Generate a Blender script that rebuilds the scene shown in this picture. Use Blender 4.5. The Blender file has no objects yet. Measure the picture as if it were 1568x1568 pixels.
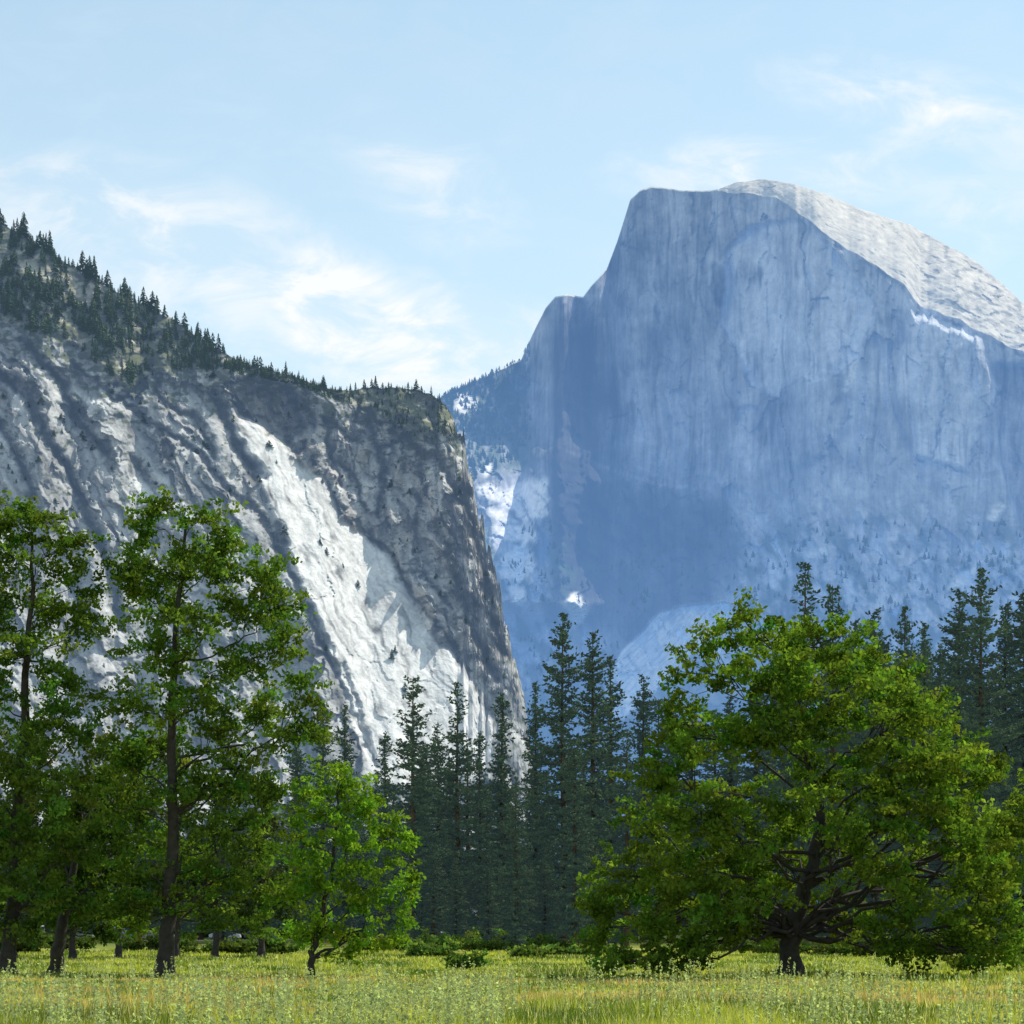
import bpy, math
import numpy as np
from mathutils import Vector
rng=np.random.default_rng(11)
F=3600.;W=784.;H=1425.;CAM=2.3
scene=bpy.context.scene

# ------------------------------------------------------------ helpers
def perlin(x,y,seed):
    r=np.random.RandomState(seed); a=r.rand(256,256)*2*np.pi
    gx=np.cos(a).astype(np.float32).ravel();gy=np.sin(a).astype(np.float32).ravel()
    x,y=np.broadcast_arrays(x,y)
    x=x.astype(np.float32)+np.float32(512);y=y.astype(np.float32)+np.float32(512)
    xi=np.floor(x).astype(np.int32);yi=np.floor(y).astype(np.int32);xf=x-xi;yf=y-yi
    def g(i,j):
        k=(((xi+i)&255)<<8)|((yi+j)&255)
        return gx[k]*(xf-i)+gy[k]*(yf-j)
    u=xf*xf*xf*(xf*(xf*6-15)+10);v=yf*yf*yf*(yf*(yf*6-15)+10)
    return 1.5*((g(0,0)*(1-u)+g(1,0)*u)*(1-v)+(g(0,1)*(1-u)+g(1,1)*u)*v)
def fbm(x,y,o,seed,p=.5):
    t=0;a=1;n=0
    for k in range(o):
        t=t+a*perlin(x*2**k,y*2**k,seed+k);n+=a;a*=p
    return t/n
def ridged(x,y,o,seed,p=.5):
    t=0;a=1;n=0
    for k in range(o):
        t=t+a*(1-2*np.abs(perlin(x*2**k,y*2**k,seed+k)));n+=a;a*=p
    return t/n
def facets(x,y,seed,off=.5):
    r=np.random.RandomState(seed);T=r.rand(5,65536).astype(np.float32)
    x=(x+700).astype(np.float32);y=(y+700).astype(np.float32)
    xi=np.floor(x).astype(np.int32);yi=np.floor(y).astype(np.int32)
    best=np.full(x.shape,9e9,np.float32);val=np.zeros(x.shape,np.float32);cr_=np.zeros(x.shape,np.float32)
    for i in (-1,0,1):
        for j in (-1,0,1):
            k=(((xi+i)&255)<<8)|((yi+j)&255)
            dx=x-(xi+i+T[0][k]);dy=y-(yi+j+T[1][k]);d=dx*dx+dy*dy
            m=d<best;best=np.where(m,d,best)
            val=np.where(m,(T[4][k]-.5)*2*off+(T[2][k]-.5)*2*dx+(T[3][k]-.5)*2*dy,val);cr_=np.where(m,T[4][k]-.5,cr_)
    return val,cr_
def ss(a,b,x):
    t=np.clip((x-a)/(b-a),0,1);return t*t*(3-2*t)
def saw(q):
    f=q-np.floor(q);return np.where(f<.88,f/.88,(1-f)/.12)
def interp(P,x):
    P=np.array(P,float);return np.interp(x,P[:,0],P[:,1])
def inpoly(P,X,Y):
    ins=np.zeros(X.shape,bool);n=len(P)
    for i in range(n):
        x1,y1=P[i];x2,y2=P[(i+1)%n]
        if y1==y2: continue
        c=((Y>y1)!=(Y>y2))&(X<(x2-x1)*(Y-y1)/(y2-y1)+x1)
        ins^=c
    return ins.astype(float)
def blur(A,rx,ry):
    for ax,r in ((0,ry),(1,rx)):
        r=int(r)
        if r<1: continue
        for _ in range(2):
            pad=[(0,0),(0,0)];pad[ax]=(r+1,r)
            B=np.cumsum(np.pad(A,pad,mode='edge'),axis=ax)
            n=A.shape[ax]
            if ax==0: A=(B[2*r+1:2*r+1+n]-B[:n])/(2*r+1)
            else: A=(B[:,2*r+1:2*r+1+n]-B[:,:n])/(2*r+1)
    return A
def pline(P,X,Y):
    d=np.full(X.shape,1e9)
    for (x1,y1),(x2,y2) in zip(P[:-1],P[1:]):
        dx,dy=x2-x1,y2-y1;tq=np.clip(((X-x1)*dx+(Y-y1)*dy)/(dx*dx+dy*dy),0,1)
        d=np.minimum(d,np.hypot(X-x1-tq*dx,Y-y1-tq*dy))
    return d
def mkmesh(name,V,Fc,col=None,mat=None,smooth=False,parent=None):
    V=np.asarray(V,np.float32);Fc=np.asarray(Fc,np.int32)
    k=Fc.shape[1];me=bpy.data.meshes.new(name)
    me.vertices.add(len(V));me.vertices.foreach_set('co',V.ravel())
    me.loops.add(Fc.size);me.loops.foreach_set('vertex_index',Fc.ravel())
    me.polygons.add(len(Fc));me.polygons.foreach_set('loop_start',np.arange(len(Fc),dtype=np.int32)*k)
    if smooth: me.polygons.foreach_set('use_smooth',np.ones(len(Fc),bool))
    me.update(calc_edges=True)
    if col is not None:
        ca=me.color_attributes.new('Col','FLOAT_COLOR','POINT')
        c=np.ones((len(V),4),np.float32);c[:,:3]=col;ca.data.foreach_set('color',c.ravel())
    if mat: me.materials.append(mat)
    ob=bpy.data.objects.new(name,me);scene.collection.objects.link(ob)
    if parent: ob.parent=parent
    return ob
def gridfaces(nr,nc):
    i=np.arange(nr-1)[:,None]*nc+np.arange(nc-1)[None]
    i=i.ravel();return np.stack([i,i+1,i+nc+1,i+nc],1)
def empty(name,loc=(0,0,0)):
    e=bpy.data.objects.new(name,None);e.location=loc;scene.collection.objects.link(e);return e
def gz(x,y):
    return 0.9*ss(190,330,y)+0.10*np.sin(x*.11+y*.05)*ss(20,60,y)*0.6

# ------------------------------------------------------------ materials
def newmat(name):
    m=bpy.data.materials.new(name);m.use_nodes=True
    try: m.cycles.emission_sampling='NONE'
    except Exception: pass
    nt=m.node_tree;nt.nodes.clear();return m,nt
def rock_mat(name,haze_glow,trans,nscale,bump,zfall=None,lo=.72,hi=1.22):
    m,nt=newmat(name);N=nt.nodes;L=nt.links
    out=N.new('ShaderNodeOutputMaterial');b=N.new('ShaderNodeBsdfDiffuse')
    at=N.new('ShaderNodeAttribute');at.attribute_name='Col'
    geo=N.new('ShaderNodeNewGeometry')
    n1=N.new('ShaderNodeTexNoise');n1.inputs['Scale'].default_value=nscale;n1.inputs['Detail'].default_value=4;n1.inputs['Roughness'].default_value=.75
    L.new(geo.outputs['Position'],n1.inputs['Vector'])
    mr=N.new('ShaderNodeMapRange');mr.inputs[1].default_value=.3;mr.inputs[2].default_value=.7;mr.inputs[3].default_value=lo*trans;mr.inputs[4].default_value=hi*trans
    L.new(n1.outputs['Fac'],mr.inputs[0])
    mul=N.new('ShaderNodeVectorMath');mul.operation='SCALE'
    L.new(at.outputs['Color'],mul.inputs[0]);L.new(mr.outputs[0],mul.inputs['Scale'])
    L.new(mul.outputs[0],b.inputs['Color'])
    bp=N.new('ShaderNodeBump');bp.inputs['Strength'].default_value=.8;bp.inputs['Distance'].default_value=bump
    L.new(n1.outputs['Fac'],bp.inputs['Height']);L.new(bp.outputs[0],b.inputs['Normal'])
    em=N.new('ShaderNodeEmission');em.inputs['Color'].default_value=(*haze_glow,1);em.inputs['Strength'].default_value=1  # aerial haze painted in: bluish emission added over the rock
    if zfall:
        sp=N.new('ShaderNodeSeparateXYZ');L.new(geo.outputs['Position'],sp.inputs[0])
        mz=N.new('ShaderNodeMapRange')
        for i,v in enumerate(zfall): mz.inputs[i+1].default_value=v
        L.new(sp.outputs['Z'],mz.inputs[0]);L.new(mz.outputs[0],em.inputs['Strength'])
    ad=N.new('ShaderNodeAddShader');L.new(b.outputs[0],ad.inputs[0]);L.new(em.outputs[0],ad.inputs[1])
    L.new(ad.outputs[0],out.inputs[0]);return m
def leaf_mat(name,transl,haze_glow=None,tint=(1,1,1)):
    m,nt=newmat(name);N=nt.nodes;L=nt.links
    out=N.new('ShaderNodeOutputMaterial');b=N.new('ShaderNodeBsdfDiffuse')
    at=N.new('ShaderNodeAttribute');at.attribute_name='Col'
    L.new(at.outputs['Color'],b.inputs['Color']);last=b
    if transl>0:
        t=N.new('ShaderNodeBsdfTranslucent')
        mu=N.new('ShaderNodeVectorMath');mu.operation='MULTIPLY';mu.inputs[1].default_value=(1.9*tint[0],1.9*tint[1],.9*tint[2])
        L.new(at.outputs['Color'],mu.inputs[0]);L.new(mu.outputs[0],t.inputs['Color'])
        mx=N.new('ShaderNodeMixShader');mx.inputs[0].default_value=transl
        L.new(b.outputs[0],mx.inputs[1]);L.new(t.outputs[0],mx.inputs[2]);last=mx
    if haze_glow:
        em=N.new('ShaderNodeEmission');em.inputs['Color'].default_value=(*haze_glow,1)  # haze painted on the foliage as a faint added glow
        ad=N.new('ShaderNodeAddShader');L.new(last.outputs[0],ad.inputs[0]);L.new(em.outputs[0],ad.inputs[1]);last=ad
    L.new(last.outputs[0],out.inputs[0]);return m
def simple_mat(name,c,rough=.8,metal=0,noise=None):
    m,nt=newmat(name);N=nt.nodes;L=nt.links
    out=N.new('ShaderNodeOutputMaterial');b=N.new('ShaderNodeBsdfPrincipled');b.inputs['Roughness'].default_value=rough;b.inputs['Metallic'].default_value=metal
    b.inputs['Base Color'].default_value=(*c,1)
    if noise:
        n1=N.new('ShaderNodeTexNoise');n1.inputs['Scale'].default_value=noise;n1.inputs['Detail'].default_value=4
        tc=N.new('ShaderNodeTexCoord');L.new(tc.outputs['Object'],n1.inputs['Vector'])
        cr=N.new('ShaderNodeValToRGB');cr.color_ramp.elements[0].position=.3;cr.color_ramp.elements[1].position=.7
        cr.color_ramp.elements[0].color=(*[k*.55 for k in c],1);cr.color_ramp.elements[1].color=(*[k*1.45 for k in c],1)
        L.new(n1.outputs['Fac'],cr.inputs[0]);L.new(cr.outputs[0],b.inputs['Base Color'])
        bp=N.new('ShaderNodeBump');bp.inputs['Distance'].default_value=.05;L.new(n1.outputs['Fac'],bp.inputs['Height']);L.new(bp.outputs[0],b.inputs['Normal'])
    L.new(b.outputs[0],out.inputs[0]);return m
M_dome=rock_mat('hazy_granite',(.100,.212,.430),.82,.05,3,(0,1400,1.14,.74),.75,1.2)  # granite with painted haze glow, weaker higher up
M_cliff=rock_mat('granite',(.046,.073,.120),.95,.12,1.6,None,.7,1.25)  # granite with a fainter painted haze glow
M_leaf=leaf_mat('broadleaf_foliage',.40)
M_pine=leaf_mat('pine_needles',.0,(.010,.018,.022))  # needle materials carry painted haze glow, stronger with distance
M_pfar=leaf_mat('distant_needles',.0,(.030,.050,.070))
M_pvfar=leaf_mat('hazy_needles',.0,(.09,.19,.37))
M_bark=simple_mat('bark',(.042,.034,.027),.95,noise=3)
M_pbark=simple_mat('pine_bark',(.10,.065,.045),.95,noise=2)
M_grass=leaf_mat('grass_blades',.45)

# ------------------------------------------------------------ half dome
SIL=[(560,640),(640,625),(690,600),(715,588),(760,568),(798,550),(815,512),(835,472),(850,455),(868,451),(893,454),(905,438),(930,410),(945,370),(965,306),(980,291),(998,285),(1040,291),(1090,292),(1105,288),(1130,279),(1165,274),(1210,280),(1260,296),(1320,321),(1390,343),(1440,370),(1490,397),(1530,430),(1568,465),(1650,545),(1750,640),(1900,760)]
EDG=[(560,642),(1095,294),(1105,292),(1150,297),(1190,305),(1240,337),(1290,378),(1330,400),(1385,437),(1410,470),(1470,492),(1520,518),(1568,540),(1650,600),(1900,790)]
px=np.arange(560,1800,1.7);nc=len(px)
ps=interp(SIL,px)+1.8*fbm(px/16,px*0+3.3,3,5)
pe=np.maximum(np.where(px<1100,ps+2,interp(EDG,px)+5*fbm(px/26,px*0+.3,3,9)),ps+2)
NF,NS,NB=620,80,14
t=np.linspace(0,1,NF)[:,None]
PYf=1440+(pe[None]-1440)*t
tt=np.linspace(0,1,NS+1)[1:,None]
PYs=pe[None]+(ps-pe)[None]*tt
PX=np.repeat(px[None],NF,0)
X,Y=PX,PYf
s=.09+.36*ss(700,800,Y+.12*(1000-X))
s=np.where(X<850,s+.35*ss(560,640,Y),s)
s=s+2.3*ss(845,865,Y)*ss(940,915,Y)*ss(850,900,X)*(.12+.88*ss(1260,1160,X))
slab=inpoly([(925,1060),(950,1000),(985,965),(1010,938),(1040,928),(1115,922),(1130,945),(1060,1000),(1000,1060),(955,1100),(935,1095)],X+3*fbm(X/20,Y/20,3,5),Y+3*fbm(X/20,Y/20,3,6))
white=0
for Pq in ([(728,740),(750,743),(775,752),(795,737),(838,733),(838,792),(800,795),(770,772),(735,760)],[(765,855),(800,832),(822,865),(800,890),(768,885)],[(860,920),(885,905),(902,940),(880,960)],[(690,605),(725,600),(735,625),(705,635)],[(755,805),(800,808),(830,820),(800,832),(765,825)],[(735,715),(755,712),(750,730),(738,730)],[(745,775),(770,780),(795,800),(760,800)],[(780,900),(800,900),(810,930),(785,925)]):
    white=white+inpoly(Pq,X+8*fbm(X/14,Y/14,4,6),Y+8*fbm(X/14,Y/14,4,7))
white2=0
for Pq in ([(1290,600),(1303,560),(1316,553),(1312,575),(1300,600)],[(1510,795),(1530,768),(1540,775),(1522,800)],[(1225,845),(1262,835),(1268,850),(1235,856)],[(1460,885),(1500,865),(1490,890),(1450,905)]):
    white2=white2+inpoly(Pq,X+5*fbm(X/12,Y/12,3,6),Y+5*fbm(X/12,Y/12,3,7))
white=np.clip(white,0,1);white2=np.clip(white2,0,1)
s=s+blur(slab,3,3)*1.1+blur(white,2,2)*1.6
dpy=-(np.diff(PYf,axis=0,prepend=PYf[:1]))
D0=3900-.28*(px-1000)*1.28
D=D0[None]+np.cumsum(s*dpy*1.28,0)
D=blur(D,5,1)
D=D+ss(0,1,(1000-X)/300)*120
spn=X+60*fbm(X/70,Y/90,4,12)
spur=ss(1000,800,spn)*ss(600,735,Y+20*fbm(X/40,Y/40,3,13))*ss(970,920,Y)
D=D-800*spur
D=D+slab*(X-940)*.5
lowm=ss(690,800,Y+.12*(1000-X))
faceamp=(1-lowm)
wx=10*fbm(X/80,Y/140,3,14)
q5=fbm(X/12,Y/30,3,15)
fa1,fc1=facets((X+wx)/44+.3*q5,Y/150,901);fa2,fc2=facets((X+wx)/15+.3*q5,Y/55,902)
fb1,fd1=facets((X-.6*Y)/38+.4*q5,(Y+.6*X)/70,903);fb2,fd2=facets((X-.5*Y)/14+.4*q5,(Y+.5*X)/26,904)
iso=ridged(X/70,Y/70,6,51)
D=D+faceamp*(16*fa1+6*fa2+14*ridged(X/120,Y/330,3,61)+8*ridged(X/40,Y/60,6,63))+lowm*(36*fb1+13*fb2+26*iso)
def arc(P,amp,wd):
    global D
    m=blur(inpoly(P,X+5*fbm(X/20,Y/20,4,66),Y+8*fbm(X/14,Y/14,4,67)),wd,wd);D=D+amp*m;return m
a1=arc([(1110,385),(1150,345),(1235,335),(1290,400),(1340,470),(1320,540),(1285,570),(1245,585),(1215,575),(1195,610),(1150,590),(1130,540),(1105,500)],38,1)
a2=arc([(1395,480),(1500,520),(1530,600),(1480,720),(1400,700),(1370,600)],-28,2)
a3=arc([(1090,400),(1108,410),(1108,470),(1092,460)],-24,1)
a4=arc([(1200,560),(1285,565),(1300,640),(1260,700),(1210,720),(1190,650)],-24,2)
a5=arc([(1520,560),(1640,560),(1640,800),(1560,800),(1530,700)],45,2)
a6=arc([(1130,620),(1160,625),(1150,720),(1100,745),(1120,690)],20,1)
n_st=fbm((X+wx)/7,Y/260,5,71,.6);n_md=fbm((X+wx)/34,Y/190,6,81,.6);n_fi=fbm((X+wx)/3.5,Y/50,3,91);n_bl=fbm(X/60,Y/60,6,95,.6)
alb=.31+.17*n_st+.28*n_md+.08*n_fi+.26*n_bl+faceamp*(.07*fc1+.05*fc2)+lowm*(.08*fd1+.10*fd2)
alb=alb+.17*a1+.11*a2+.09*ss(1150,1400,X)-.09*ss(1040,900,X)*ss(900,700,Y)+.06*a6-.16*a3-.12*a5
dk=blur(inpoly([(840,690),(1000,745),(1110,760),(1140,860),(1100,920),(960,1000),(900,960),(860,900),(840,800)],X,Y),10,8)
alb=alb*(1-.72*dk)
ln=np.abs(Y-interp([(800,655),(850,682),(930,718),(1010,742),(1110,752)],X)-6*fbm(X/12,X*0,4,4))
alb=alb+.15*np.exp(-(ln/3.)**2)*ss(845,860,X)*ss(1110,1050,X)*np.clip(.6+2*n_st,0,1)
alb=alb+lowm*(1-dk)*(.20*np.clip(ridged((X-.6*Y)/22,(Y+X*.6)/110,5,101)-.2,0,1)-.04+.07*iso)
crk=np.clip(ridged((X+wx)/48,Y/280,5,111)-.72,0,1)*5
crk2=np.clip(ridged((X+wx)/20+5,Y/340,3,113)-.62,0,1)*3*np.clip(.3+2.5*fbm(X/70,Y/90,3,114),0,1)
alb=alb*(1-.5*np.clip(crk,0,1)*faceamp)*(1-.45*np.clip(crk2,0,1)*faceamp)
for P in ([(1105,500),(1130,545),(1150,592),(1195,612),(1215,577),(1245,587),(1287,572),(1320,542),(1340,470)],[(1092,400),(1090,460),(1100,500)],[(1400,700),(1480,722),(1530,600)],[(1260,700),(1300,640),(1290,600)],[(1190,305),(1240,340),(1290,382),(1330,404),(1385,440),(1410,474),(1470,497),(1568,545)],[(1060,300),(1062,340),(1050,400)],[(1000,420),(1010,520),(1000,640)],[(1440,520),(1450,600),(1430,700)]):
    d_=pline(P,X+9*fbm(X/14,Y/14,4,68),Y+9*fbm(X/14,Y/14,4,69));g=np.exp(-(d_/2.6)**2)*np.clip(.5+2.5*fbm(X/25,Y/25,2,70),0,1);alb=alb*(1-.5*g);D=D+8*g
alb=alb*(1-.75*ss(838,852,X)*ss(960,900,X)*ss(460,520,Y)*ss(960,900,Y))  # albedo darkened to paint down the sunlit step of the spur
alb=np.clip(alb,.04,.6)
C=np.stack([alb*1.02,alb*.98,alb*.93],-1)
vq=fbm((X-.5*Y)/26,(Y+.5*X)/45,5,121)
veg=np.clip((vq+.12*ss(900,780,X)+.06*ss(1100,1200,X)+.02)*3,0,1)*ss(730,850,Y)
veg=veg*(1-.6*ss(1130,1100,X)*ss(850,900,X))
vl=inpoly([(640,590),(800,548),(805,600),(800,640),(830,720),(735,735),(700,640)],X,Y);veg=np.maximum(veg,blur(vl,6,6)*np.clip(.8+fbm(X/20,Y/20,4,7)*1.2,0,1))
veg=np.maximum(veg,ss(1000,1100,Y)*.9)
veg=veg*(1-np.clip(blur(slab+white+white2,1,1)*1.4,0,1))
C=C*(1-veg[...,None]*.8)+np.array([.055,.085,.035])*veg[...,None]*.8
bl=np.clip(blur(slab+white+white2,1,1),0,1)*np.clip(.92+1.2*fbm(X/8,Y/5,4,131)*(1-slab)+.8*fbm((X+Y)/6,(X-Y)/60,3,132)*slab,0.0,1)
C=C*(1-bl[...,None])+np.array([.72,.67,.58])*bl[...,None]
De=D[-1];De=np.convolve(np.pad(De,6,mode='edge'),np.ones(13)/13,'valid');D[-1]=De
D[-8:]=D[-8:]*np.linspace(1,0,8)[:,None]+De[None]*np.linspace(0,1,8)[:,None]
hp=(pe-ps)
prof=(.6*tt+.4*tt**2.2)
Ds=De[None]+prof*hp[None]*1.28*1.9
PXs=np.repeat(px[None],NS,0)
rel=(PYs-interp(EDG,px)[None])
wr=rel+10*fbm(PXs/60,PYs/40,3,3)
led=saw(wr/13+PXs/400)
led2=ridged((PXs+PYs*1.2)/50,(PYs-PXs*.2)/60,4,143)
fade=np.clip(tt*8,0,1)*np.clip((1-tt)*8,.0,1)*np.clip(hp/25,0,1)[None]
rgt=ss(1330,1500,PXs)
fs1,fsc=facets(PXs/30+.3*fbm(PXs/12,PYs/12,3,77),wr/12,905)
Ds=Ds+fade*((.8+2*rgt)*led+(2+12*rgt)*led2+(1.5+4*rgt)*fs1)
al=.54+.08*fbm(PXs/40,wr/9,5,151)+.06*fsc-.14*ss(.85,.95,wr/13+PXs/400-np.floor(wr/13+PXs/400))*np.clip(.3+2*fbm(PXs/50,wr/12,3,157),0,1)-.30*np.clip(ridged((PXs+PYs)/50,rel/22,4,153)-.5,0,1)*(.4+rgt)
vg=np.clip((fbm(PXs/16,rel/7,4,161)-.30+.18*rgt)*6,0,1)*.6
Cs=np.stack([al*1.14,al*1.0,al*.76],-1)  # sunlit look painted in: shoulder albedo paler and warmer than the face
Cs=Cs*(1-vg[...,None])+np.array([.18,.17,.13])*vg[...,None]
jb=np.arange(1,NB+1)[:,None]
PYb=ps[None]+jb*22;Db=Ds[-1][None]+jb*70
Cb=np.full((NB,nc,3),.4)
DD=np.concatenate([D,Ds,Db]);PP=np.concatenate([PYf,PYs,PYb]);XX=np.repeat(px[None],len(DD),0)
V=np.stack([(XX-W)*DD/F,DD,CAM+(H-PP)*DD/F],-1).reshape(-1,3)
CC=np.clip(np.concatenate([C,Cs,Cb]),.01,.9).reshape(-1,3)
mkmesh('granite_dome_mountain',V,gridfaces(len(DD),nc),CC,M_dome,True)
dome=(px,ps,PYf,D)

# ------------------------------------------------------------ left cliff
SL=[(-260,205),(0,340),(30,358),(62,380),(100,402),(150,430),(200,460),(260,486),(300,514),(350,545),(400,566),(440,574),(470,584),(500,594),(530,598),(560,594),(610,593),(640,597),(660,604),(680,618),(694,640),(704,664),(714,694),(722,735),(736,790),(750,850),(765,905),(775,955),(788,1010),(803,1065),(818,1180),(832,1440)]
CT=[(-260,400),(0,490),(60,512),(120,530),(160,570),(200,598),(240,570),(300,566),(400,576),(450,586),(500,606),(560,622),(600,648),(650,672),(700,665)]
px=np.arange(-220,832,1.4);nc=len(px);NF=760
ps=interp(SL,px);ps=ps+(3.4*fbm(px/14,px*0+1.7,4,15)+(12*(saw(px/9.+fbm(px/20,px*0,2,4))-.5)+42*fbm(px/11,px*0+8.1,4,16))*ss(688,706,px))*ss(830,800,px)
t=np.linspace(0,1,NF)[:,None]
Y=1440+(ps[None]-1440)*t;X=np.repeat(px[None],NF,0)
w1=fbm(X/28,Y/28,5,601);w2=fbm(X/28,Y/28,5,611)
JX=X+14*w1;JY=Y+14*w2
apron=blur(inpoly([(355,632),(395,645),(440,690),(500,742),(520,800),(600,852),(612,890),(650,940),(672,985),(700,1010),(760,1115),(745,1200),(570,1210),(545,1110),(500,985),(455,880),(425,800),(385,705),(362,670)],JX,JY),2,2)
head=blur(inpoly([(478,655),(520,640),(600,650),(700,680),(730,760),(760,880),(805,1050),(765,1085),(700,990),(672,985),(640,935),(600,852),(520,800),(503,742),(440,690),(395,648),(345,640),(325,600),(345,588),(420,585),(470,610)],JX,JY),3,3)
forest=ss(-6,8,interp(CT,X)-Y+12*fbm(X/25,Y/25,4,17))
s=.63+.39*apron-.31*head+.10*forest
s=s+.35*(fbm(X/70-.3*Y/70,Y/90,4,19))*(1-head*.5)*(1-apron*.6)
dpy=-(np.diff(Y,axis=0,prepend=Y[:1]))
D=(1330+.70*(px-0)*.4)[None]+np.cumsum(s*dpy*.42,0)
D=blur(D,4,1)
pxe=np.interp(Y.ravel(),[q[1] for q in SL[16:]],[q[0] for q in SL[16:]]).reshape(Y.shape)
ed=np.clip(pxe-X,0,200)
D=D+45*np.exp(-ed/16.)*ss(600,640,Y)
wx=26*fbm(X/90,Y/90,3,25)+7*fbm(X/18,Y/18,4,26)
u=(X-.55*Y)+wx;v=(Y+.55*X)
rb=ridged(u/46,v/330,4,201)
rb2=ridged(u/17,v/160,4,211)
cr=ridged(u/90+.2,v/90,5,221)
uh=X-.22*Y+wx
hv=ridged(uh/34,Y/150,5,231)
blk=ridged(X/45,Y/40,6,241,.55)
slabm=(1-apron)*(1-head)*(1-forest)
q1=u/72+1.1*fbm(u/90,v/160,4,621);sw1=saw(q1);f1=q1-np.floor(q1)
q2=(u*.6+Y*.5)/38+.9*fbm(X/70,Y/70,3,631);sw2=saw(q2);f2=q2-np.floor(q2)
qh=uh/58+1.3*fbm(X/90,Y/110,4,641);swh=saw(qh);fh=qh-np.floor(qh)
qa=(Y+.25*(X-600))/85+1.2*fbm(X/70,Y/110,3,643);swa=saw(-qa);fa=qa-np.floor(qa)
pm=np.clip(.5+1.8*fbm(X/60,Y/80,3,651),0,1);pm2=np.clip(.5+2.2*fbm(X/50,Y/60,3,653),0,1);pm3=np.clip(.5+2.5*fbm(X/60+7,Y/90,3,655),0,1)
pm4=np.clip(.45+2.4*fbm(X/80+3,Y/100,3,657),.05,1)
g0_,h0=facets(u/74+.25*w1,v/240+.25*w2,910)
g1,h1=facets(u/30+.3*w1,v/95+.3*w2,911);g2,h2=facets(u/11+.4*w1,v/34+.4*w2,912)
k0,l0=facets(uh/62+.3*w1,Y/150+.3*w2,916)
k1,l1=facets(uh/28+.4*w1,Y/80+.4*w2,913);k2,l2=facets(uh/11+.4*w1,Y/24+.4*w2,914);k3,l3=facets(X/22+.4*w2,Y/14+.4*w1,915)
D=D+slabm*(3*rb+1.2*rb2+5*cr+2*blk+8*sw1*pm3+4*sw2*pm+18*g0_+4.5*g1*pm4+1.8*g2*pm4)+head*(6*hv+5*blk+6*cr+11*swh*pm3+5*swa*pm2+28*k0+10*k1+2.6*k2+1.*k3)+apron*(.4*rb2+2.0*rb+.9*blk+1.6*g0_+.9*g1+.35*g2)+forest*(6*blk+3*k3)
gul=0
Xw=X+10*fbm(X/18,Y/18,4,261);Yw=Y+10*fbm(X/18,Y/18,4,271)
for P,wd,dp in [([(-20,560),(40,600),(75,680),(110,730),(140,800),(170,880),(185,960)],8,18),([(35,520),(95,590),(120,650),(160,690)],6,14),([(0,650),(30,700),(50,760)],7,14),([(110,560),(180,610),(235,650),(300,690),(350,750),(400,790),(440,870),(480,960),(520,1040),(560,1140)],5,11),([(325,600),(345,640),(365,690),(400,725)],8,22),([(345,588),(380,580),(430,588),(462,612),(478,650)],6,14),([(450,880),(490,960),(540,1060),(575,1170)],4,7),([(640,760),(690,850),(720,960),(760,1040)],7,14),([(560,640),(590,720),(580,790)],6,14),([(660,620),(670,700),(720,790),(745,900),(770,1000)],7,16),([(500,640),(535,670),(575,665)],6,15),([(425,670),(455,690),(470,680)],5,12),([(230,560),(250,620),(300,640),(330,700)],6,12),([(500,740),(530,790),(600,848),(640,925),(700,990)],4,7),([(610,870),(650,880),(690,930)],4,8),([(640,690),(650,760),(640,800)],5,9),([(200,700),(260,780),(330,860),(380,960)],5,9),([(510,700),(540,730),(560,780)],5,11),([(580,690),(620,670),(660,700)],6,15),([(500,640),(505,690),(520,740)],5,13),([(600,690),(605,640),(640,650)],5,12),([(540,660),(550,620),(585,650)],5,12)]:
    g=np.exp(-(pline(P,Xw,Yw)/wd)**2);D=D+dp*g;gul=np.maximum(gul,g)
roof=blur(inpoly([(352,600),(378,588),(425,592),(458,615),(470,655),(440,680),(405,655),(365,640)],X+4*w1,Y+4*w2),2,2);D=D+26*roof
nu=fbm(u/10,v/190,5,301);grn=fbm(X/5,Y/5,3,321)
alb=.43+.15*nu+.20*fbm(u/34,v/80,6,311,.6)+.06*grn+.05*h0+.04*h1+.04*h2
alb=alb-.32*np.clip(ridged(u/24,v/300,4,331)-.36,0,1)-.14*ss(0,.3,fbm(u/50,v/150,4,337))
albA=.64+.12*fbm(u/8,v/170,5,341)+.05*grn-.34*np.clip(ridged(u/30+.3,v/420,4,351)-.58,0,1)*2-.42*np.clip(fbm(u/14,v/60,5,353)-.12,0,1)*2.5
albH=.42+.14*fbm(uh/8,Y/130,5,361)+.28*fbm(X/40,Y/60,6,371,.6)-.20*np.clip(ridged(uh/22,Y/200,4,372)-.35,0,1)+.06*grn+.08*l0+.06*l1+.06*l2
alb=alb*(1-apron)*(1-head)+albA*apron+albH*head*(1-apron)
alb=alb*(1-.5*gul*(1-apron))*(1-.5*roof)  # shade painted into gullies and the overhang recess by darker albedo
alb=alb*(1-.5*ss(.84,.9,f1)*slabm*pm3)*(1-.35*ss(.84,.9,f2)*slabm*pm)*(1-.45*ss(.84,.9,fh)*head*pm3)*(1-.4*np.exp(-((fa-.06)/.05)**2)*head*pm2)
for P in ([(640,770),(655,775),(665,800),(648,795)],[(530,640),(560,655),(572,675),(545,665)],[(600,900),(640,930),(645,945),(612,930)],[(110,590),(150,610),(180,640),(140,625)],[(190,730),(250,745),(300,800),(230,780)]):
    g=blur(inpoly(P,JX,JY),2,2);alb=alb*(1-g)+.6*g
alb=np.clip(alb,.05,.74)
C=np.stack([alb*1.04,alb,alb*.92],-1)
hw=head[...,None]*np.clip(.4+fbm(X/30,Y/60,4,381)*1.6,0,1)[...,None]*.55
C=C*(1-hw)+np.stack([alb*1.14,alb*.98,alb*.78],-1)*hw
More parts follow.
